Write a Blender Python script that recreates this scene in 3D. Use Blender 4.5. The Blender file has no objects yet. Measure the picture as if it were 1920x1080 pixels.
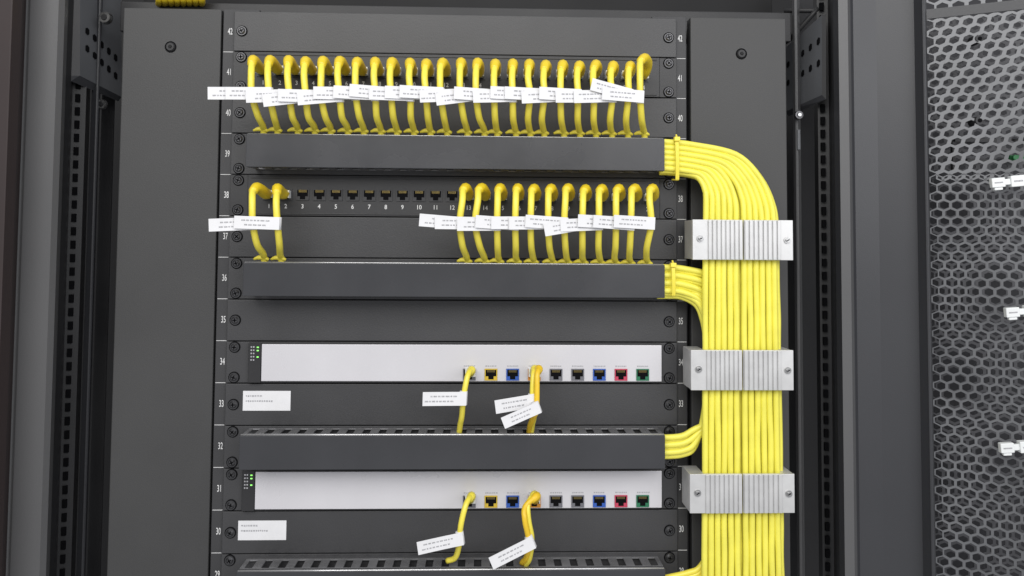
import bpy, math, random
import numpy as np
from mathutils import Vector, Matrix, Euler
random.seed(7)
scn=bpy.context.scene
COL=scn.collection
# ---------------------------------------------------------------- camera solve
F=1493.0; PX,PY=960.0,380.0
U=0.04445; Z42=1.95
def uz(u): return Z42-U*(42-u)
SX=0.23255
corr=[((-SX,0,uz(42)),(452,57)),((-SX,0,uz(40)),(451,212)),((-SX,0,uz(35)),(445,600)),((-SX,0,uz(33)),(440,755)),((-SX,0,uz(30)),(432,996)),
      ((SX,0,uz(42)),(1251,72)),((SX,0,uz(40)),(1251,225)),((SX,0,uz(37)),(1253,450)),((SX,0,uz(33)),(1255,759)),((SX,0,uz(30)),(1258,993))]
def proj(p,X):
    R=Euler((p[3],p[4],p[5]),'XYZ').to_matrix()
    l=R.transposed()@(Vector(X)-Vector(p[:3]))
    return (PX+F*l.x/(-l.z), PY-F*l.y/(-l.z))
p=np.array([0.05,-0.87,1.75,math.pi/2,0,0],float)
def res(p):
    r=[]
    for X,uv in corr:
        a=proj(p,X); r+= [a[0]-uv[0],a[1]-uv[1]]
    return np.array(r)
for it in range(25):
    r=res(p); J=np.zeros((len(r),6))
    for k in range(6):
        q=p.copy(); q[k]+=1e-5; J[:,k]=(res(q)-r)/1e-5
    p=p-np.linalg.lstsq(J,r,rcond=None)[0]
RC=Euler((p[3],p[4],p[5]),'XYZ').to_matrix(); CC=Vector(p[:3])
cd=bpy.data.cameras.new("camera"); cam=bpy.data.objects.new("camera",cd); COL.objects.link(cam)
cam.location=CC; cam.rotation_euler=Euler((p[3],p[4],p[5]),'XYZ')
cd.sensor_width=36; cd.lens=F*36/1920; cd.shift_y=-(540-PY)/1920; cd.clip_start=0.01; cd.clip_end=100
scn.camera=cam
def P(px,py,d):
    dr=RC@Vector(((px-PX)/F,-(py-PY)/F,-1.0))
    t=(-d-CC.y)/dr.y
    return CC+dr*t
def V(x,d,z): return Vector((x,-d,z))
# ---------------------------------------------------------------- materials
def mat(name,col,rough=0.5,metal=0.0,var=0.12,scale=30,bump=0.0,bscale=400,spec=0.5,coat=0.0):
    m=bpy.data.materials.new(name); m.use_nodes=True; nt=m.node_tree; b=nt.nodes['Principled BSDF']
    tc=nt.nodes.new('ShaderNodeTexCoord'); n=nt.nodes.new('ShaderNodeTexNoise'); n.inputs['Scale'].default_value=scale; n.inputs['Detail'].default_value=5
    nt.links.new(tc.outputs['Object'],n.inputs['Vector'])
    r=nt.nodes.new('ShaderNodeMapRange'); r.inputs[1].default_value=0.3; r.inputs[2].default_value=0.7
    r.inputs[3].default_value=1-var; r.inputs[4].default_value=1+var
    nt.links.new(n.outputs['Fac'],r.inputs[0])
    mx=nt.nodes.new('ShaderNodeVectorMath'); mx.operation='SCALE'; mx.inputs[0].default_value=col[:3]
    nt.links.new(r.outputs[0],mx.inputs['Scale']); nt.links.new(mx.outputs[0],b.inputs['Base Color'])
    r2=nt.nodes.new('ShaderNodeMapRange'); r2.inputs[1].default_value=0.3; r2.inputs[2].default_value=0.7
    r2.inputs[3].default_value=max(0.02,rough-0.07); r2.inputs[4].default_value=min(1,rough+0.07)
    nt.links.new(n.outputs['Fac'],r2.inputs[0]); nt.links.new(r2.outputs[0],b.inputs['Roughness'])
    b.inputs['Metallic'].default_value=metal
    b.inputs['Specular IOR Level'].default_value=spec
    b.inputs['Coat Weight'].default_value=coat
    if bump>0:
        n2=nt.nodes.new('ShaderNodeTexNoise'); n2.inputs['Scale'].default_value=bscale; n2.inputs['Detail'].default_value=3
        nt.links.new(tc.outputs['Object'],n2.inputs['Vector'])
        bp=nt.nodes.new('ShaderNodeBump'); bp.inputs['Strength'].default_value=bump; bp.inputs['Distance'].default_value=0.0005
        nt.links.new(n2.outputs['Fac'],bp.inputs['Height']); nt.links.new(bp.outputs[0],b.inputs['Normal'])
    return m
M_panel=mat("powder_coat_grey",(0.048,0.048,0.051),0.45,0,0.12,9,0.35,900,0.5)
M_side=mat("powder_coat_side",(0.058,0.058,0.059),0.52,0,0.12,5,0.3,900,0.4)
M_rail=mat("rail_paint",(0.048,0.048,0.051),0.5,0,0.08,10,0.3,900,0.4)
M_patch=mat("patch_panel_black",(0.034,0.034,0.036),0.42,0,0.10,12,0.2,900,0.45)
M_cover=mat("manager_cover_black",(0.040,0.041,0.046),0.27,0,0.12,9,0.10,900,0.6)
M_teeth=mat("manager_teeth_glossy",(0.24,0.24,0.25),0.28,0.4,0.25,30,0.05,700,0.8)
M_edge_glint=mat("manager_edge_highlight",(0.62,0.62,0.63),0.22,0.6,0.35,9,0.05,700,0.8)  # pale metal that paints the reflected highlight on the cover edges
M_black=mat("interior_black",(0.008,0.008,0.009),0.6,0,0.2,5,0,1,0.3)
M_dark=mat("dark_steel",(0.026,0.026,0.028),0.45,0,0.15,9,0.15,700,0.4)
M_gap=mat("gap_black",(0.004,0.004,0.005),0.8,0,0.1,5,0,1,0.1)
M_frame=mat("door_frame_grey",(0.095,0.095,0.098),0.42,0,0.08,3,0.2,900,0.5)
M_frame2=mat("door_frame_dark",(0.040,0.041,0.046),0.4,0,0.10,3,0.2,900,0.5)
M_brown=mat("door_edge_brown",(0.036,0.026,0.026),0.5,0,0.15,3,0.1,900,0.4)
M_brk=mat("bracket_steel",(0.13,0.135,0.145),0.4,0.2,0.12,12,0.1,600,0.5)
M_screw=mat("screw_black_zinc",(0.10,0.10,0.105),0.30,0.8,0.1,50,0,1,0.6)
M_zinc=mat("screw_zinc",(0.5,0.5,0.5),0.28,1.0,0.1,80,0,1,0.5)
M_alu=mat("brushed_aluminium",(0.68,0.68,0.68),0.40,0.45,0.07,40,0.1,900,0.5)
M_alu2=mat("ribbed_aluminium",(0.64,0.64,0.64),0.38,0.4,0.08,40,0.1,900,0.5)
M_yel=mat("yellow_pvc_jacket",(0.90,0.77,0.085),0.34,0,0.05,60,0.1,700,0.55)
M_yel2=mat("yellow_pvc_boot",(0.84,0.62,0.025),0.34,0,0.06,60,0.1,500,0.55)
M_bun=mat("yellow_bundle_jacket",(0.90,0.83,0.115),0.38,0,0.06,45,0.1,700,0.5)
M_ora=mat("orange_yellow_jacket",(0.85,0.56,0.03),0.38,0,0.06,60,0.1,700,0.45)
M_paper=mat("label_paper",(0.78,0.78,0.80),0.55,0,0.04,60,0.1,500,0.3)
M_ink=mat("label_ink",(0.42,0.42,0.44),0.6,0,0.3,800,0,1,0.2)
M_white=mat("white_faceplate",(0.66,0.65,0.68),0.30,0.1,0.05,8,0.1,700,0.5)
M_wpl=mat("white_plastic",(0.78,0.80,0.80),0.35,0,0.04,30,0,1,0.5)
M_print=mat("white_print",(0.70,0.70,0.70),0.6,0,0.1,200,0,1,0.2)
M_mesh=mat("perforated_steel",(0.15,0.153,0.162),0.36,0.35,0.15,15,0.1,700,0.5)
M_mesh2=mat("perforated_steel_rear",(0.07,0.07,0.076),0.45,0.3,0.1,15,0.1,700,0.5)
M_baf=mat("baffle_back_grey",(0.03,0.03,0.034),0.6,0,0.3,12,0,1,0.3)
M_port=mat("port_plastic",(0.035,0.035,0.038),0.35,0,0.1,60,0,1,0.5)
M_gold=mat("contact_gold",(0.5,0.38,0.14),0.3,0.9,0.1,60,0,1,0.5)
C_acc={}
for k,c in dict(yellow=(0.6,0.42,0.04),blue=(0.03,0.10,0.42),red=(0.50,0.05,0.10),green=(0.02,0.16,0.08),grey=(0.15,0.15,0.17),orange=(0.6,0.25,0.03)).items():
    C_acc[k]=mat("port_rim_"+k,c,0.4)
M_green=mat("green_plastic",(0.02,0.16,0.05),0.4)
m=bpy.data.materials.new("green_led"); m.use_nodes=True; b=m.node_tree.nodes['Principled BSDF']
b.inputs['Base Color'].default_value=(0.1,0.6,0.15,1); b.inputs['Emission Color'].default_value=(0.35,1,0.15,1); b.inputs['Emission Strength'].default_value=1.2; M_led=m
# ---------------------------------------------------------------- mesh builder
class MB:
    def __init__(s): s.v=[];s.f=[];s.m=[];s.mats=[];s.sm=[]
    def mi(s,m):
        if m not in s.mats: s.mats.append(m)
        return s.mats.index(m)
    def add(s,vs,fs,m,smooth=False):
        o=len(s.v); k=s.mi(m); s.v+= [Vector(v) for v in vs]
        for f in fs: s.f.append([o+i for i in f]); s.m.append(k); s.sm.append(smooth)
        return s
    def box(s,x0,x1,d0,d1,z0,z1,m):
        y0,y1=-d1,-d0
        vs=[(x0,y0,z0),(x1,y0,z0),(x1,y1,z0),(x0,y1,z0),(x0,y0,z1),(x1,y0,z1),(x1,y1,z1),(x0,y1,z1)]
        return s.add(vs,[(0,1,5,4),(1,2,6,5),(2,3,7,6),(3,0,4,7),(4,5,6,7),(3,2,1,0)],m)
    def obox(s,c,ax,ay,az,m):
        vs=[]
        for k in (-1,1):
            for (i,j) in ((-1,-1),(1,-1),(1,1),(-1,1)):
                vs.append(c+ax*i+ay*j+az*k)
        return s.add(vs,[(0,1,5,4),(1,2,6,5),(2,3,7,6),(3,0,4,7),(4,5,6,7),(3,2,1,0)],m)
    def disc(s,c,r0,r1,d0,d1,m,n=20,rot=0):
        vs=[];fs=[]
        for k,(r,d) in enumerate(((r0,d0),(r1,d1))):
            for i in range(n):
                a=rot+2*math.pi*i/n; vs.append((c.x+r*math.cos(a),-d,c.z+r*math.sin(a)))
        for i in range(n):
            j=(i+1)%n; fs.append((i,j,n+j,n+i))
        fs.append(tuple(range(n,2*n))); fs.append(tuple(range(n-1,-1,-1)))
        return s.add(vs,fs,m)
    def tube(s,pts,r,m,n=10,sub=6,cap=True):
        pts=[Vector(q) for q in pts]
        rs=r if isinstance(r,(list,tuple)) else [r]*len(pts)
        Q=[];Rr=[]
        ext=[pts[0]*2-pts[1]]+pts+[pts[-1]*2-pts[-2]]
        for i in range(1,len(ext)-2):
            p0,p1,p2,p3=ext[i-1:i+3]
            for k in range(sub):
                t=k/sub
                Q.append(0.5*((2*p1)+(p2-p0)*t+(2*p0-5*p1+4*p2-p3)*t*t+(3*p1-p0-3*p2+p3)*t**3))
                Rr.append(rs[i-1]*(1-t)+rs[i]*t)
        Q.append(pts[-1]);Rr.append(rs[-1])
        T=(Q[1]-Q[0]).normalized(); N=T.orthogonal().normalized(); vs=[];fs=[]
        for i,q in enumerate(Q):
            t=(Q[min(i+1,len(Q)-1)]-Q[max(i-1,0)]).normalized()
            N=(N-t*N.dot(t)).normalized(); B=t.cross(N)
            for k in range(n):
                a=2*math.pi*k/n; vs.append(q+(N*math.cos(a)+B*math.sin(a))*Rr[i])
        for i in range(len(Q)-1):
            for k in range(n):
                j=(k+1)%n; fs.append((i*n+k,i*n+j,(i+1)*n+j,(i+1)*n+k))
        if cap:
            fs.append(tuple(range(n-1,-1,-1))); fs.append(tuple(range((len(Q)-1)*n,len(Q)*n)))
        return s.add(vs,fs,m,True)
    def done(s,name,parent=None,bevel=0,label=None,cat=None,group=None,ploc=None):
        lo=Vector([min(v[i] for v in s.v) for i in range(3)]); hi=Vector([max(v[i] for v in s.v) for i in range(3)])
        c=(lo+hi)/2
        me=bpy.data.meshes.new(name); me.from_pydata([tuple(v-c) for v in s.v],[],s.f)
        for mm in s.mats: me.materials.append(mm)
        me.polygons.foreach_set('material_index',s.m); me.polygons.foreach_set('use_smooth',s.sm); me.update()
        o=bpy.data.objects.new(name,me); COL.objects.link(o)
        if bevel>0:
            bv=o.modifiers.new("bevel",'BEVEL'); bv.width=bevel; bv.segments=3; bv.limit_method='ANGLE'; bv.angle_limit=math.radians(40)
        if parent is not None:
            o.parent=parent; o.location=c-wloc(parent)
        else: o.location=c
        tag(o,label,cat,group); return o
def wloc(o):
    l=Vector(o.location)
    while o.parent is not None:
        o=o.parent; l+=Vector(o.location)
    return l
def tag(o,label,cat,group):
    if label: o["label"]=label
    if cat: o["category"]=cat
    if group: o["group"]=group
def thing(name,loc,label,cat,group=None):
    e=bpy.data.objects.new(name,None); COL.objects.link(e); e.location=loc; e.empty_display_size=0.02
    tag(e,label,cat,group); return e
def text_mb(mb,txt,pos,size,m,sx=0.7,d=0.0):
    cu=bpy.data.curves.new("t",'FONT'); cu.body=txt; cu.size=size; cu.align_x='CENTER'; cu.align_y='CENTER'; cu.extrude=0
    cu.resolution_u=3; cu.offset=size*0.010
    o=bpy.data.objects.new("t",cu); me=bpy.data.meshes.new_from_object(o)
    vs=[(pos[0]+v.co.x*sx,-d,pos[1]+v.co.y) for v in me.vertices]
    fs=[tuple(q.vertices) for q in me.polygons]
    mb.add(vs,fs,m)
    bpy.data.objects.remove(o); bpy.data.curves.remove(cu); bpy.data.meshes.remove(me)
ZT=P(960,-90,0).z; ZB=P(960,1180,0).z
def X540(px,d,y=540): return P(px,y,d).x
# ---------------------------------------------------------------- screws
def screw(parent,x,z,d,r=0.0052,m=None):
    m=m or M_screw; mb=MB(); c=Vector((x,0,z)); a0=random.random()*1.5
    mb.disc(c,r*1.15,r*1.15,d-0.001,d+0.0006,M_gap,20)
    mb.disc(c,r,r*0.93,d+0.0006,d+0.0016,m,20)
    mb.disc(c,r*0.78,r*0.5,d+0.0016,d+0.0030,m,20)
    for k in range(2):
        a=a0+k*math.pi/2; ax=Vector((math.cos(a),0,math.sin(a))); az=Vector((-math.sin(a),0,math.cos(a)))
        mb.obox(Vector((x,-(d+0.0030),z)),ax*r*0.42,Vector((0,0.0004,0)),az*r*0.10,M_gap)
    return mb.done("screw",parent)
# ---------------------------------------------------------------- the rack
rack=thing("equipment_rack",V(0,-0.05,ZB),"dark grey steel server rack frame with numbered rails","server rack")
XL0,XL1=X540(216,-0.004),X540(403,-0.004)
XR0,XR1=X540(1296,-0.004),X540(1478,-0.004)
ztL=P(320,14,-0.004).z; ztR=P(1380,35,-0.004).z
for (a,b,zt) in ((XL0,XL1,(ztL+ztR)/2),(XR0,XR1,(ztL+ztR)/2)):
    mb=MB(); mb.box(a,b,-0.02,-0.004,ZB-0.05,zt,M_side); sp=mb.done("side_panel",rack,0.0012)
    q=P(320,88,-0.004) if a<0 else P(1390,101,-0.004)
    mb=MB(); c=Vector((q.x,0,q.z)); mb.disc(c,0.0062,0.0062,-0.005,-0.0034,M_gap,24); mb.disc(c,0.005,0.004,-0.0034,-0.002,M_dark,24); mb.disc(c,0.0022,0.0018,-0.002,-0.0012,M_black,6)
    mb.done("screw",sp)
zt=(ztL+ztR)/2
for side in (-1,1):
    xo=X540(407,-0.002) if side<0 else X540(1288,-0.002)
    xi=side*0.215
    mb=MB(); mb.box(min(xo,xi),max(xo,xi),-0.03,-0.0015,ZB-0.05,zt-0.0005,M_rail)
    rl=mb.done("mounting_rail",rack,0.0008)
    mb=MB()
    for u in range(42,28,-1):
        xx=-0.2462 if side<0 else 0.2462
        text_mb(mb,str(u),(xx,uz(u)),0.0100,M_print,0.52,-0.0010)
        if side<0: mb.box(xo+0.001,-0.2425,-0.0014,-0.0011,uz(u)-U/2-0.0003,uz(u)-U/2+0.0003,M_print)
        else: mb.box(0.2425,xo-0.001,-0.0014,-0.0011,uz(u)-U/2-0.0003,uz(u)-U/2+0.0003,M_print)
    mb.done("unit_numbers",rl)
mb=MB(); mb.box(X540(-60,-0.30),X540(1800,-0.30),-0.32,-0.30,ZB-0.5,ZT+0.3,M_black); mb.done("back_panel",rack)
mb=MB(); mb.box(X540(-60,-0.30),X540(1800,-0.30),-0.298,-0.13,ZB-0.5,ZB-0.48,M_black); mb.done("floor_tray",rack)
mb=MB(); z0=P(800,14,-0.03).z
mb.box(XL0-0.02,XR1+0.02,-0.06,-0.04,z0-0.03,z0+0.004,M_dark); mb.box(XL0-0.02,XR1+0.02,-0.12,-0.10,z0,z0+0.06,M_black)
mb.done("top_beam",rack,0.001)
def ribbon(mb,prof,m,z0=None,z1=None,y=540,th=0.0015):
    z0=ZB-0.05 if z0 is None else z0; z1=ZT if z1 is None else z1
    pts=[(X540(px,d,y),-d) for px,d in prof]
    for (a,b) in zip(pts[:-1],pts[1:]):
        nx,ny=-(b[1]-a[1]),(b[0]-a[0]); L=math.hypot(nx,ny); nx*=th/L; ny*=th/L
        vs=[(a[0],a[1],z0),(b[0],b[1],z0),(b[0]+nx,b[1]+ny,z0),(a[0]+nx,a[1]+ny,z0),(a[0],a[1],z1),(b[0],b[1],z1),(b[0]+nx,b[1]+ny,z1),(a[0]+nx,a[1]+ny,z1)]
        mb.add(vs,[(0,1,5,4),(1,2,6,5),(2,3,7,6),(3,0,4,7),(4,5,6,7),(3,2,1,0)],m)
mb=MB()
ribbon(mb,[(109,0.012),(120,-0.01),(124,-0.03),(150,-0.035)],M_dark)
ribbon(mb,[(150,-0.037),(158,-0.09)],M_dark)
ribbon(mb,[(160,-0.05),(172,-0.045),(177,-0.06)],M_frame2)
ribbon(mb,[(180,-0.10),(204,-0.10)],M_dark)
z=ZB
while z<ZT:
    x=X540(133,-0.03); mb.box(x-0.0022,x+0.0022,-0.033,-0.0300,z,z+0.009,M_gap); z+=0.0148
mb.done("rack_post",rack)
mb=MB()
ribbon(mb,[(1490,-0.045),(1497,-0.035),(1504,-0.05)],M_frame)
ribbon(mb,[(1504,-0.09),(1530,-0.095)],M_dark)
ribbon(mb,[(1537,-0.04),(1558,-0.035),(1563,-0.02)],M_dark)
z=ZB
while z<ZT:
    x=X540(1549,-0.03); mb.box(x-0.0022,x+0.0022,-0.036,-0.0325,z,z+0.009,M_gap); z+=0.0148
mb.done("rack_post",rack)
def bracket(pts,holes):
    mb=MB(); A=[P(*q) for q in pts]; n=(A[1]-A[0]).cross(A[3]-A[0]).normalized()*0.0018
    if n.y<0: n=-n
    vs=A+[a+n for a in A]
    mb.add(vs,[(0,1,2,3),(7,6,5,4),(0,4,5,1),(1,5,6,2),(2,6,7,3),(3,7,4,0)],M_brk)
    for (u,v,w,h) in holes:
        def S(u,v): return (A[0]*(1-u)+A[1]*u)*(1-v)+(A[3]*(1-u)+A[2]*u)*v - n*0.25
        mb.add([S(u-w,v-h*0.6),S(u,v-h),S(u+w,v-h*0.6),S(u+w,v+h*0.6),S(u,v+h),S(u-w,v+h*0.6)],[(0,1,2,3,4,5)],M_gap)
    return mb
mb=bracket([(150,-60,-0.02),(228,-30,-0.09),(228,182,-0.09),(150,142,-0.02)],[(0.16+0.17*i,0.56+0.16*j+0.03*i,0.045,0.035) for i in range(5) for j in range(2)])
A=[P(133,-60,-0.012),P(150,-60,-0.02),P(150,142,-0.02),P(133,142,-0.012)]
mb.add(A,[(0,1,2,3)],M_frame)
A=[P(133,142,-0.012),P(150,142,-0.02),P(228,182,-0.09),P(222,190,-0.09),P(133,152,-0.012)]
mb.add(A,[(0,1,2,3,4)],M_frame2)
br=mb.done("mounting_bracket",rack)
q=P(197,33,-0.03); mb=MB(); mb.disc(q,0.007,0.006,-0.034,-0.028,M_zinc); mb.disc(q,0.0035,0.003,-0.028,-0.0265,M_dark); mb.done("screw",br)
q=P(192,196,-0.06)
mb=MB(); mb.disc(q,0.006,0.005,-0.06,-0.057,M_zinc); mb.disc(q,0.003,0.002,-0.057,-0.0555,M_dark); mb.done("screw",br)
mb=bracket([(1470,92,-0.09),(1541,28,-0.02),(1541,178,-0.02),(1470,210,-0.09)],[(0.12+0.2*i,0.30+0.28*j,0.04,0.05) for i in range(5) for j in range(2)])
A=[P(1541,28,-0.02),P(1549,26,-0.012),P(1549,186,-0.012),P(1541,178,-0.02)]
mb.add(A,[(0,1,2,3)],M_frame)
A=[P(1470,210,-0.09),P(1541,178,-0.02),P(1549,186,-0.012),P(1480,218,-0.085)]
mb.add(A,[(0,1,2,3)],M_frame2)
br=mb.done("mounting_bracket",rack)
q=P(1497,216,-0.03)
mb=MB(); mb.disc(q,0.0052,0.0045,-0.03,-0.027,M_screw); mb.disc(q,0.0028,0.002,-0.027,-0.0255,M_zinc); mb.done("screw",br)
mb=MB(); q=P(1498,262,-0.034); mb.box(q.x-0.002,q.x+0.002,-0.036,-0.033,q.z-0.012,q.z+0.012,M_brk); mb.done("bracket_clip",br,0.001)
mb=MB()
for (a,b) in (((1480,75),(1535,15)),((1470,20),(1560,20))):
    pa=P(a[0],a[1],-0.06); pb=P(b[0],b[1],-0.04); mb.tube([pa,(pa+pb)/2,pb],0.003,M_dark,8,2)
mb.done("brace_rod",br)
# ---------------------------------------------------------------- doors
ld=thing("rack_door",P(60,1150,0.05),"grey steel cabinet door edge beside the rack","cabinet door")
mb=MB(); ribbon(mb,[(-90,0.08),(4,0.085),(22,0.07),(30,0.05)],M_brown); mb.done("door_edge",ld)
mb=MB(); ribbon(mb,[(30,0.048),(38,0.052),(92,0.052),(104,0.046),(109,0.03),(111,0.0)],M_frame); mb.done("door_frame",ld)
rd=thing("perforated_door",P(1740,1150,0.05),"dark grey steel rack door with hexagonal perforated mesh","cabinet door")
mb=MB()
ribbon(mb,[(1563,-0.02),(1568,0.01),(1578,0.022)],M_frame2)
ribbon(mb,[(1578,0.022),(1596,0.024),(1601,0.018)],M_frame)  # lighter grey paints in the lit edge of the frame
ribbon(mb,[(1601,0.018),(1606,0.012),(1650,0.014),(1722,0.024),(1734,0.034),(1741,0.040),(1746,0.03)],M_frame2)
mb.done("door_frame",rd)
def hexsheet(pxa,pxb,da,db,ya,yb,pw,ph,hole,m,th=0.0012,slant=0.0):
    a=Vector((X540(pxa,da),-da,0)); b=Vector((X540(pxb,db),-db,0)); ax=(b-a).normalized(); L=(b-a).length
    z0=P(1800,yb,da).z; z1=P(1800,ya,da).z
    mb=MB(); nrow=int((z1-z0)/ph)+1; ncol=int(L/pw)+1
    nrm=Vector((ax.y,-ax.x,0))
    for r in range(nrow):
        for c in range(ncol):
            cx=(c+0.5*(r%2)+0.5)*pw; cz=z1-(r+0.5)*ph
            ce=a+ax*cx+Vector((0,0,cz))
            hx=[(0,2/3),(0.5,1/3),(0.5,-1/3),(0,-2/3),(-0.5,-1/3),(-0.5,1/3)]
            o=[ce+ax*(x*pw)+Vector((0,0,y*ph)) for x,y in hx]
            i=[ce+ax*(x*pw*hole+slant*y*pw)+Vector((0,0,y*ph*hole)) for x,y in hx]
            ib=[q-nrm*th for q in i]
            fs=[]
            for k in range(6):
                j=(k+1)%6; fs.append((k,j,6+j,6+k)); fs.append((6+k,6+j,12+j,12+k))
            mb.add(o+i+ib,fs,m)
    return mb
hs=hexsheet(1746,1990,0.036,0.09,330,1200,0.0128,0.0090,0.80,M_mesh); hs.done("mesh_panel",rd)
hs=hexsheet(1746,1990,0.036,0.09,26,328,0.0128,0.0090,0.70,M_mesh,slant=0.14); hs.done("mesh_panel",rd)
hs=hexsheet(1746,1990,0.036,0.09,-90,14,0.0150,0.0115,0.74,M_mesh); hs.done("mesh_panel",rd)
mb=MB(); ribbon(mb,[(1746,0.037),(1985,0.09)],M_frame2,P(1800,30,0.05).z,P(1800,12,0.05).z); mb.done("mesh_crossbar",rd)
bp=thing("perforated_baffle",P(1830,1150,-0.03),"dark perforated steel baffle plate behind the door mesh","baffle plate")
hs=hexsheet(1740,1990,-0.02,0.02,40,320,0.0105,0.0075,0.62,M_mesh2); hs.done("baffle_sheet",bp)
hs=hexsheet(1740,1990,-0.06,-0.03,320,1200,0.0132,0.0092,0.74,M_mesh2); hs.done("baffle_sheet",bp)
mb=MB(); mb.box(X540(1700,-0.12),X540(2050,-0.12),-0.14,-0.12,ZB-0.1,ZT,M_baf); mb.done("baffle_back",bp)
for (x,y) in ((1828,76),(1828,228)):
    q=P(x,y,0.05); mb=MB(); mb.disc(q,0.0050,0.0045,0.045,0.0585,M_dark); mb.disc(q,0.0022,0.002,0.0585,0.0595,M_gap); mb.done("screw",rd)
mb=MB()
for (xa,xb,ya,yb) in ((1785,1990,262,266),(1785,1789,262,322),(1812,1990,300,303)):
    a=P(xa,yb,0.0); b=P(xb,ya,0.0); mb.box(a.x,b.x,-0.002,0.002,a.z,b.z,M_dark)
mb.done("baffle_trim",bp)
q=P(1912,294,0.03); mb=MB(); mb.box(q.x-0.003,q.x+0.012,0.008,0.02,q.z-0.003,q.z+0.003,M_green); mb.disc(q,0.003,0.003,0.02,0.024,M_green)
mb.done("green_terminal",None,0.001,"small green plastic terminal behind the door mesh","terminal")
for (x,y) in ((1888,341),(1915,584),(1905,838)):
    e=thing("cable_tie_mount",P(x,y,0.085),"white plastic clip fixed to the perforated door mesh","plastic clip","white clips on the door mesh")
    q=P(x,y,0.088); mb=MB()
    t=Vector((0.993,-0.12,0.09)).normalized(); up=Vector((-0.09,0,0.99)).normalized(); nn=t.cross(up)
    mb.obox(q-t*0.0092,t*0.0064,up*0.0048,nn*0.003,M_wpl); mb.obox(q+t*0.0092,t*0.0068,up*0.0056,nn*0.0036,M_wpl)
    mb.obox(q,t*0.005,up*0.003,nn*0.002,M_wpl)
    mb.obox(q-t*0.0092-up*0.0062,t*0.004,up*0.0014,nn*0.002,M_wpl)
    mb.done("clip_body",e,0.0008)
    mb=MB(); mb.obox(q+t*0.0092,t*0.0042,up*0.0008,nn*0.0040,M_ink); mb.obox(q-t*0.0092,t*0.004,up*0.0006,nn*0.0034,M_ink); mb.done("clip_slot",e)
# ---------------------------------------------------------------- rack-mounted panels
HW=0.2413
def blank(u,sticker=None,scr=(0,)):
    e=thing("blanking_plate",V(0,0,uz(u)-U/2),"plain dark grey blanking panel screwed into the rack" if not sticker else "dark grey blanking panel with a white printed sticker","blanking panel","blanking panels in the rack")
    mb=MB(); z0,z1=uz(u)-U/2+0.0005,uz(u)+U/2-0.0005
    mb.box(-HW,HW,-0.001,0.0022,z0,z1,M_panel); mb.box(-0.222,0.222,-0.012,-0.0012,z0+0.001,z1-0.001,M_panel)
    mb.done("front_plate",e,0.0007)
    for sx in (-1,1):
        for dz in scr: screw(e,sx*SX,uz(u)+dz,0.0022)
    if sticker:
        (x0,y0,x1,y1)=sticker; a=P(x0,y1,0.0026); b=P(x1,y0,0.0026)
        mb=MB(); mb.box(a.x,b.x,0.0022,0.0026,a.z,b.z,M_paper)
        for row,(w0,w1) in enumerate(((0.06,0.38),(0.06,0.62))):
            zz=b.z-(0.26+0.26*row)*(b.z-a.z); x=a.x+w0*(b.x-a.x)
            while x<a.x+w1*(b.x-a.x):
                w=random.uniform(0.0012,0.0022); mb.box(x,x+w,0.00262,0.0028,zz-random.uniform(0.0004,0.0009),zz+0.0009,M_ink); x+=w+0.0008
        mb.done("adhesive_label",e)
    return e
S2=(0.0159,-0.0159)
blank(42); blank(40); blank(37); blank(35)
blank(33,(455,733,545,770)); blank(30,(446,976,537,1013))
def rj45(parent,x,z,d,rim=M_port,s=1.0,name="port"):
    w,h=0.0068*s,0.0062*s; mb=MB()
    t=0.0011
    mb.box(x-w,x+w,d-0.002,d+0.0012,z+h-t,z+h,rim); mb.box(x-w,x+w,d-0.002,d+0.0012,z-h,z-h+t,rim)
    mb.box(x-w,x-w+t,d-0.002,d+0.0011,z-h+t,z+h-t,rim); mb.box(x+w-t,x+w,d-0.002,d+0.0011,z-h+t,z+h-t,rim)
    mb.box(x-w+t,x+w-t,d-0.0015,d+0.0002,z-h+t,z+h-t,M_gap)
    mb.box(x-w+t,x-w*0.42,d+0.0002,d+0.0009,z-h+t,z-h+t+0.0032*s,rim); mb.box(x+w*0.42,x+w-t,d+0.0002,d+0.0009,z-h+t,z-h+t+0.0032*s,rim)
    for k in range(8):
        xx=x-w*0.55+k*w*1.1/7; mb.box(xx-0.00018,xx+0.00018,d+0.0002,d+0.0006,z+h-t-0.0028,z+h-t,M_gold)
    return mb.done(name,parent)
PORTX={}
def patch(u,pa,pb):
    e=thing("socket_strip",V(0,0,uz(u)-U/2),"black 24 port patch panel with numbered sockets","patch panel","patch panels in the rack")
    mb=MB(); z0,z1=uz(u)-U/2+0.0005,uz(u)+U/2-0.0005
    mb.box(-HW,-0.2225,-0.001,0.0022,z0,z1,M_patch); mb.box(0.2225,HW,-0.001,0.0022,z0,z1,M_patch)
    mb.box(-0.2222,0.2222,-0.02,0.0036,z0,z1,M_patch)
    mb.box(-0.219,0.219,0.0036,0.0044,z1-0.0035,z1-0.0015,M_patch); mb.box(-0.219,0.219,0.0036,0.0044,z0+0.0015,z0+0.0030,M_patch)
    mb.done("front_plate",e,0.0005)
    xs=[]
    XA=P(pa,370 if u==38 else 140,0.003).x; XB=P(pb,370 if u==38 else 140,0.003).x
    nb=MB()
    for i in range(24):
        x=XA+(XB-XA)*i/23; xs.append(x)
        rj45(e,x,uz(u)+0.001,0.0036)
        text_mb(nb,str(i+1),(x,uz(u)-0.0118),0.0066,M_print,0.9,0.0038)
    nb.done("port_numbers",e)
    for sx in (-1,1):
        for dz in S2: screw(e,sx*SX,uz(u)+dz,0.0022)
    PORTX[u]=xs
patch(41,494,1204); patch(38,505,1216)
D=0.036
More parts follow.
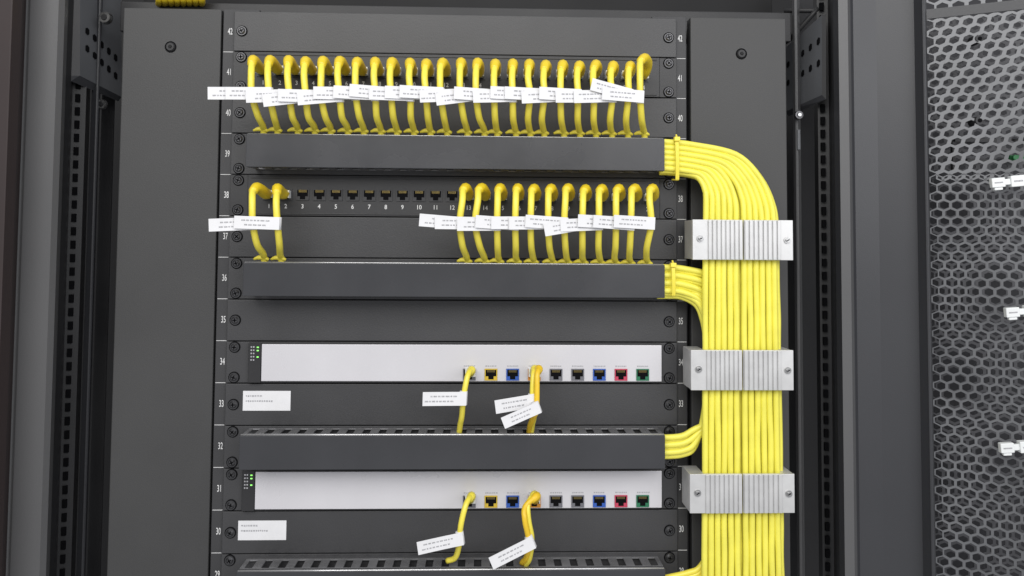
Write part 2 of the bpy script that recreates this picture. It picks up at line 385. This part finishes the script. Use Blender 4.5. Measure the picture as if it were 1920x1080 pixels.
def manager(u):
    e=thing("cable_manager",V(0,0,uz(u)-U/2),"black slotted horizontal cable manager with flat front cover","cable manager","horizontal cable managers in the rack")
    zc=uz(u)+{39:0,36:0.0008,32:0.0032,29:0.0008}[u]; h=0.0172; WL,WR=-0.2150,0.2200
    mb=MB(); mb.box(-HW,HW,-0.001,0.002,uz(u)-U/2+0.0005,uz(u)+U/2-0.0005,M_panel); mb.done("mounting_plate",e,0.0005)
    mb=MB(); mb.box(WL,WR,D,D+0.0018,zc-h,zc+h,M_cover)
    mb.box(WL,WR,D-0.006,D-0.0002,zc+h-0.0016,zc+h,M_cover); mb.box(WL,WR,D-0.006,D-0.0002,zc-h,zc-h+0.0016,M_cover)
    mb.done("front_cover",e,0.0006)
    for s in (1,-1):
        mb=MB(); n=26; z=zc+s*(h-0.0012); pitch=(WR-WL)/n
        mb.box(WL,WR,0.0022,0.006,z-0.0007,z+0.0007,M_teeth)
        mb.box(WL,WR,D-0.010,D-0.0065,z-0.0007,z+0.0007,M_teeth)
        for k in range(n+1):
            x=WL+k*pitch; mb.box(max(WL,x-pitch*0.27),min(WR,x+pitch*0.27),0.006,D-0.010,z-0.0007,z+0.0007,M_teeth)
        mb.done("slotted_plate",e,0.0003)
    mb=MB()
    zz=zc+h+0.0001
    mb.tube([Vector((WL+0.001,-(D-0.0005),zz)),Vector((0,-(D-0.0005),zz)),Vector((WR-0.001,-(D-0.0005),zz))],0.0007 if u>33 else 0.0011,M_edge_glint,8,2); mb.done("cover_edge_highlight",e)  # thin bright tube drawn in as the highlight on the cover's top edge
    for sx in (-1,1):
        for dz in S2: screw(e,sx*SX,uz(u)+dz,0.002)
    return e
for u in (39,36,32,29): manager(u)
DF=0.0050
def device(u,pe,pw):
    e=thing("network_switch",V(0,0,uz(u)-U/2),"white faced rack network switch with coloured port rims","network switch","white network switches in the rack")
    zc=uz(u); mb=MB(); z0,z1=zc-U/2+0.0006,zc+U/2-0.0006
    xe=P(pe,680 if u==34 else 918,DF).x; xw=P(pw,680 if u==34 else 918,DF).x; xr=P(1240,680,DF).x
    mb.box(-HW,HW,-0.001,0.002,z0,z1,M_panel); mb.box(xe-0.001,0.2225,0.002,DF,z0+0.0005,z1-0.0005,M_dark); mb.done("chassis",e,0.0006)
    mb=MB(); mb.box(xw,xr,DF,DF+0.0018,z0+0.0024,z1-0.0020,M_white); fp=mb.done("faceplate",e,0.0006)
    mb=MB(); mb.box(xe,xw-0.0006,DF,DF+0.0022,z0+0.001,z1-0.001,M_dark)
    for r in range(5):
        for c in range(2): mb.box(xe+0.002+c*0.0025,xe+0.0035+c*0.0025,DF+0.0022,DF+0.0024,zc+0.016-r*0.0034,zc+0.0175-r*0.0034,M_ink)
    ear=mb.done("indicator_panel",e,0.0004)
    mb=MB()
    for r in (0,1,3):
        mb.box(xe+0.0085,xe+0.0105,DF+0.0022,DF+0.0026,zc+0.0158-r*0.0034,zc+0.0170-r*0.0034,M_led)
    mb.done("status_lights",ear)
    cols=['grey','yellow','blue','orange','grey','grey','blue','red','green']; qs=[]
    for k,cn in enumerate(cols):
        px=880+k*40.6; q=P(px,700 if u==34 else 938,DF+0.0018); qs.append(q)
        rj45(e,q.x,zc-0.0118,DF+0.0018,C_acc[cn],1.0)
    mb=MB()
    for q in qs:
        x=q.x-0.006
        while x<q.x+0.006: 
            w=random.uniform(0.0008,0.002); mb.box(x,x+w,DF+0.0019,DF+0.00205,zc-0.0035,zc-0.0022,M_ink); x+=w+0.0006
    mb.done("port_captions",e)
    for sx in (-1,1):
        for dz in S2: screw(e,sx*SX,zc+dz,0.002)
device(34,467,491); device(31,455,479)
# ---------------------------------------------------------------- cords
CR=0.0034
def flag(parent,q,w,h,ang,lean=0.10,side=-1):
    """paper flag: slightly curled sheet folded round the cable"""
    mb=MB(); a=ang
    ax=Vector((side*math.cos(a),-lean,math.sin(a))).normalized(); up=Vector((0,0,1)); up=(up-ax*up.dot(ax)).normalized(); nn=ax.cross(up)
    if nn.y>0: nn=-nn
    o=q+Vector((0,-0.0045,0)); curl=random.uniform(0.0,0.0022); n=7
    def S(t,v,off): return o+ax*(w*t-0.003)+up*(h*0.5*v)+nn*(off+curl*(t*t))
    vs=[];fs=[]
    for i in range(n):
        t=i/(n-1)
        vs+=[S(t,-1,-0.0002),S(t,1,-0.0002),S(t,1,0.0002),S(t,-1,0.0002)]
    for i in range(n-1):
        b=i*4
        for k in range(4): fs.append((b+k,b+(k+1)%4,b+4+(k+1)%4,b+4+k))
    fs+=[(3,2,1,0),(n*4-4,n*4-3,n*4-2,n*4-1)]
    mb.add(vs,fs,M_paper)
    mb.tube([q-up*h/2,q,q+up*h/2],0.0041,M_paper,10,1)
    for row in range(2):
        x=0.22 if row==0 else 0.30; end=random.uniform(0.72,0.9)
        while x<end:
            ww=random.uniform(0.03,0.09); v=0.36-0.72*row; hh=0.10
            mb.add([S(x,v-hh,0.00042),S(x+ww,v-hh,0.00042),S(x+ww,v+hh,0.00042),S(x,v+hh,0.00042)],[(0,1,2,3)],M_ink); x+=ww+0.025
    return mb.done("cable_tag",parent)
def cord(u,i,lx,mx,lo,bx,ty,midy,by,tagspec,boot_up=0.0):
    Xp=PORTX[u][i]; Zc=uz(u)+0.001
    e=thing("network_lead",V(Xp,0.005,Zc),"yellow patch cord with white flag tag in the patch panel","patch cord","yellow patch cords in the patch panels")
    q1=V(Xp,0.030,Zc+0.002+boot_up)
    top=P(lx,ty+11,0.058)
    mid=(q1+top)/2+Vector((0,-0.004,0.0035))
    path=[V(Xp,0.006,Zc),V(Xp,0.018,Zc+boot_up*0.4),q1,mid,top,P(lx-1,ty+30,0.066),P(mx,midy,0.066),P(lo,(midy+by)/2+6,0.054),P(bx,by-10,0.034),P(bx+2,by-1,0.027),P(bx+3,by+14,0.024)]
    mb=MB(); mb.tube(path,CR,M_yel,10,5)
    mb.tube([P(bx-17,by+1,0.027),P(bx-8,by-2,0.028),P(bx+3,by-1,0.028),P(bx+11,by+2,0.027)],[0.0012,0.0024,0.0026,0.0014],M_yel,8,3)
    mb.done("cable",e)
    mb=MB(); r=0.0060
    mb.tube([V(Xp,0.010,Zc),V(Xp,0.020,Zc+boot_up*0.4),q1,mid,top],[r*0.95,r,r*0.98,r*0.92,r*0.72],M_yel2,10,4)
    mb.box(Xp-0.0055,Xp+0.0055,0.003,0.013,Zc-0.004,Zc+0.004,M_wpl)
    mb.done("plug",e)
    w,h,a=tagspec
    flag(e,P(mx,midy,0.066),w,h,a)
    return e
LX=[472,503,540,571,603,634,667,702,732,768,797,826,863,893,927,961,991,1020,1052,1083,1113,1146,1179,1201]
LO=[483,513,548,578,610,641,673,706,737,770,802,832,869,898,928,962,990,1016,1052,1083,1113,1144,1174,1203]
BX=[492,518,556,588,618,650,680,712,742,774,805,836,874,906,930,965,992,1018,1055,1085,1115,1145,1175,1206]
for i in range(24):
    ty=111+i*0.5+random.uniform(-2,2)
    if i==23: ty=104
    a=math.radians(random.uniform(-4,4)-1)
    if i in (0,1): a=math.radians(-2)
    if i in (2,3): a=math.radians(6-i*5)
    if i==5: a=math.radians(-7)
    if i==13: a=math.radians(-9)
    if i==22: a=math.radians(13)
    cord(41,i,LX[i],LX[i]+random.uniform(-1,3),LO[i],BX[i],ty,176+i*0.2+random.uniform(-2,2)+(3 if 2<=i<=5 else 0),244+i*0.3,(0.0435,0.0125,a),boot_up=0.006 if i==23 else random.uniform(-0.001,0.001))
LX2={0:474,1:519,12:868,13:897,14:934,15:968,16:997,17:1029,18:1061,19:1094,20:1124,21:1156,22:1185,23:1219}
MX2={0:474,1:520,12:862,13:891,14:932,15:966,16:995,17:1028,18:1058,19:1092,20:1123,21:1155,22:1183,23:1221}
LO2={0:482,1:524,12:867,13:899,14:933,15:967,16:996,17:1030,18:1060,19:1092,20:1122,21:1154,22:1181,23:1213}
BX2={0:493,1:525,12:874,13:907,14:934,15:967,16:999,17:1034,18:1062,19:1092,20:1124,21:1152,22:1180,23:1212}
for i in sorted(LX2):
    a=math.radians(random.uniform(-3,4))
    if i==0: a=math.radians(-3)
    if i==19: a=math.radians(-10)
    if i==12: a=math.radians(4)
    cord(38,i,LX2[i],MX2[i],LO2[i],BX2[i],347+random.uniform(-2,2)+(3 if i<2 else 0),419+random.uniform(-2,2)+(2 if i<2 else 0),485+i*0.35,(0.0430,0.0125,a))
def dcord(path,m,tags,lab):
    q=P(*path[0]); e=thing("network_lead",q,lab,"patch cord","cords plugged into the white switches")
    mb=MB(); mb.tube([P(*a) for a in path],0.0029,m,10,5); mb.done("cable",e)
    mb=MB(); q2=P(*path[1]); q3=P(*path[2]); mb.tube([q,q2,(q2+q3)/2],[0.0048,0.0046,0.0034],m,10,3)
    mb.box(q.x-0.0055,q.x+0.0055,0.0066,0.014,q.z-0.004,q.z+0.004,M_wpl); mb.done("plug",e)
    for (x,y,d,w,h,a) in tags: flag(e,P(x,y,d),w,h,math.radians(a))
L1="yellow patch cord with blank white flag tag from a white switch"
L2="orange yellow patch cord with slanted white flag tag"
L3="bright yellow patch cord with slanted white flag tag"
dcord([(882,699,0.012),(884,694,0.028),(877,704,0.040),(869,745,0.044),(866,780,0.034),(863,796,0.026),(861,812,0.02)],M_yel,[(869,746,0.044,0.044,0.0138,1)],L1)
dcord([(1001,699,0.012),(1003,692,0.030),(1000,704,0.040),(998,750,0.044),(1001,780,0.036),(998,796,0.026),(996,812,0.02)],M_yel,[(999,750,0.044,0.042,0.0135,-8)],L3)
dcord([(1004,700,0.014),(1010,692,0.036),(1007,706,0.046),(1006,765,0.049),(1000,783,0.040),(994,798,0.027),(992,812,0.02)],M_ora,[(1006,764,0.052,0.040,0.0118,-22)],L2)
dcord([(882,936,0.012),(884,930,0.028),(874,945,0.042),(864,985,0.046),(861,1020,0.038),(854,1045,0.030),(838,1052,0.026)],M_yel,[(863,1008,0.044,0.046,0.0128,-9)],L1)
dcord([(1001,936,0.012),(1002,928,0.030),(990,945,0.040),(991,975,0.044),(997,1010,0.040),(993,1046,0.030),(985,1060,0.024)],M_yel,[(995,1016,0.046,0.047,0.0128,-24)],L3)
dcord([(1003,937,0.014),(1006,930,0.034),(985,950,0.042),(984,975,0.048),(991,1012,0.044),(988,1043,0.032),(978,1056,0.024)],M_ora,[],"orange yellow patch cord from a white switch")
# ---------------------------------------------------------------- main cable bundle
BR=0.00315
GRP="yellow cables in the vertical bundle"
def bcable(path,m=M_bun,r=BR,lab="yellow network cable in the tidy vertical bundle",grp=GRP):
    mb=MB(); mb.tube([P(*q) for q in path],r,m,10,6); return mb.done("network_cable",None,0,lab,"network cable",grp)
N=12
def vx(i,y):
    t=(y-415)/665.0
    a=1327-2*t; b=1450+10*t
    return a+(b-a)*i/(N-1) + (2.0 if i>=6 else -1.5)
for layer in range(2):
    for i in range(N):
        k=N-1-i
        y0=266+k*5.0+layer*2; d0=0.030-0.008*layer-(k%2)*0.003
        dv=0.036-layer*0.0066
        off=layer*5-2
        jit=lambda s=1.2: random.uniform(-s,s)
        xv=vx(i,415)+off
        R=xv-1262
        path=[(1236,y0,d0),(1252,y0+jit(0.5),d0),(1275+R*0.12,y0+3+R*0.01,d0)]
        xc=1275+R*0.18; yct=y0+3; yb=yct+(xv-xc)*1.05+6
        for t in (0.33,0.6,0.83,1.0):
            an=t*math.pi/2
            path.append((xc+(xv-xc)*math.sin(an)+jit(0.6),yct+(yb-yct)*(1-math.cos(an)),d0+(dv-d0)*t))
        yy=max(yb+40,430)
        for y in (yy,540,600,655,700,760,830,890,925,980,1040,1100,1170):
            if y>yy+30 or y==yy:
                cl=any(abs(y-c)<45 for c in (450,694,926))
                path.append((vx(i,y)+off+jit(0.3 if cl else 0.9),y,dv+jit(0.0002 if cl else 0.0005)))
        bcable(path)
for k in range(12):
    y0=501+k*4.9; f=k/11.0; d0=0.030-(k%3)*0.003
    xv=1372-f*48
    dv=0.024 if k<8 else 0.031-(k%2)*0.004
    yb=575+f*75
    path=[(1232,y0,d0),(1250,y0,d0),(1278,y0+2,d0-0.001)]
    for t in (0.35,0.62,0.85,1.0):
        an=t*math.pi/2; path.append((1285+(xv-1285)*math.sin(an),y0+3+(yb-y0)*(1-math.cos(an)),d0+(dv-d0)*t))
    for y in (720,800,900,1000,1100,1170):
        path.append((xv+random.uniform(-1,1)-(0 if k<8 else 1),y,dv))
    bcable(path,lab="yellow network cable curving from a cable manager into the bundle")
for k in range(6):
    f=k/5.0; y0=820+k*7; d0=0.028-(k%2)*0.004
    xv=1345-f*21
    path=[(1232,y0,d0),(1255,y0,d0),(1280,y0-3,d0),(1300,y0-14,d0),(xv-9,785+f*15,0.028),(xv-1,740+f*10,0.026),(xv,700,0.025),(xv,640,0.022)]
    bcable(path,lab="yellow network cable curving from a cable manager into the bundle")
for k in range(5):
    f=k/4.0; y0=1080+k*8; d0=0.028
    path=[(1222,y0+6,d0),(1255,y0+2,d0),(1290,y0-6,d0),(1312,y0-16,0.028),(1330-f*8,1030+f*20,0.027),(1334-f*8,985,0.026),(1336-f*8,930,0.024)]
    bcable(path,M_yel,lab="yellow network cable curving from a cable manager into the bundle")
for k in range(8):
    x=297+k*11.5
    bcable([(x,-80,-0.02),(x,-40,-0.02),(x+1,-8,-0.022),(x+1,4,-0.032),(x,12,-0.055),(x,30,-0.06)],M_yel2,0.0037,"yellow network cable dropping behind the rack top","yellow cables above the rack")
def tie(x,ya,yb,d0,d1,lab):
    e=thing("cable_tie",P(x,yb,d1),lab,"cable tie","yellow cable ties")
    a=P(x,ya,d1); b=P(x+1,yb,d1); mb=MB()
    pts=[V(a.x,d0,a.z),V(a.x,d1-0.003,a.z+0.0015),V(a.x,d1,a.z-0.001),V((a.x+b.x)/2,d1+0.0015,(a.z+b.z)/2),V(b.x,d1,b.z+0.001),V(b.x,d1-0.003,b.z-0.0015),V(b.x,d0,b.z)]
    for s in (-0.0012,0,0.0012): mb.tube([q+Vector((s,0,0)) for q in pts],0.0009,M_yel,6,4)
    mb.done("tie_strap",e)
    mb=MB(); mb.box(a.x-0.003,a.x+0.003,d1-0.003,d1+0.003,a.z-0.001,a.z+0.0035,M_yel); mb.tube([V(a.x,d1,a.z+0.003),V(a.x-0.001,d1+0.001,a.z+0.006)],0.0011,M_yel,6,2); mb.done("tie_head",e,0.0006)
tie(1269,263,334,0.015,0.0355,"yellow cable tie round the cables leaving the upper manager")
tie(1262,499,552,0.015,0.0355,"yellow cable tie round the cables leaving the lower manager")
def clamp(yt,yb,xl,xr):
    e=thing("cable_clamp",P((xl+xr)/2,yb,0.045),"ribbed aluminium clamp holding the yellow cable bundle","cable clamp","aluminium clamps on the cable bundle")
    dF=0.046; a=P(xl,yb,dF); b=P(xr,yt,dF); x0,x1=a.x,b.x; z0,z1=a.z,b.z; xm=(x0+x1)/2+0.0005
    t=0.0155
    for s in (-1,1):
        mb=MB()
        if s<0: xa,xb,ta,tb=x0,xm-0.0006,x0,x0+t
        else: xa,xb,ta,tb=xm+0.0006,x1,x1-t+0.003,x1
        mb.box(xa,xb,dF-0.004,dF-0.0005,z0,z1,M_alu)
        mb.box(ta,tb,0.012,dF-0.0042,z0+0.0005,z1-0.0005,M_alu)
        r0,r1=(tb,xb) if s<0 else (xa,ta)
        n=8; pw=(r1-r0)/n
        for k in range(n):
            mb.box(r0+k*pw+pw*0.14,r0+(k+1)*pw-pw*0.14,dF-0.0005,dF+0.0012,z0+0.0003,z1-0.0003,M_alu2)
        half=mb.done("clamp_half",e,0.0004)
        sx=(ta+tb)/2; sz=(z0+z1)/2+(0.001 if s<0 else 0.0)
        mb=MB(); c=Vector((sx,0,sz)); mb.disc(c,0.0036,0.0034,dF-0.0006,dF+0.0010,M_zinc); mb.disc(c,0.0024,0.002,dF+0.001,dF+0.0024,M_zinc)
        mb.obox(Vector((sx,-(dF+0.0024),sz)),Vector((0.0014,0,0.0008)),Vector((0,0.0003,0)),Vector((-0.0002,0,0.0004)),M_gap)
        mb.done("screw",half)
clamp(413,487,1299,1487); clamp(657,732,1296,1488); clamp(889,963,1294,1490)
# ---------------------------------------------------------------- light
w=bpy.data.worlds.new("World"); scn.world=w; w.use_nodes=True
w.node_tree.nodes['Background'].inputs[0].default_value=(0.96,0.97,1,1); w.node_tree.nodes['Background'].inputs[1].default_value=0.48
def area(loc,tgt,sx,sy,e,col=(1,1,1)):
    l=bpy.data.lights.new("ceiling_or_fill_lamp",'AREA'); l.shape='RECTANGLE'; l.size=sx; l.size_y=sy; l.energy=e; l.color=col
    o=bpy.data.objects.new("ceiling_or_fill_lamp",l); COL.objects.link(o); o.location=loc
    o.rotation_euler=(Vector(tgt)-Vector(loc)).to_track_quat('-Z','Y').to_euler(); return o
area((-0.35,-1.9,2.9),(0,0,1.8),2.2,1.3,40,(1,0.985,0.955))
area((1.2,-1.8,2.3),(0,0,1.65),1.1,1.1,13,(0.98,0.98,1))  # fill light added to brighten the right, not a ceiling fixture
scn.view_settings.view_transform='Standard'; scn.view_settings.look='None'; scn.view_settings.exposure=0
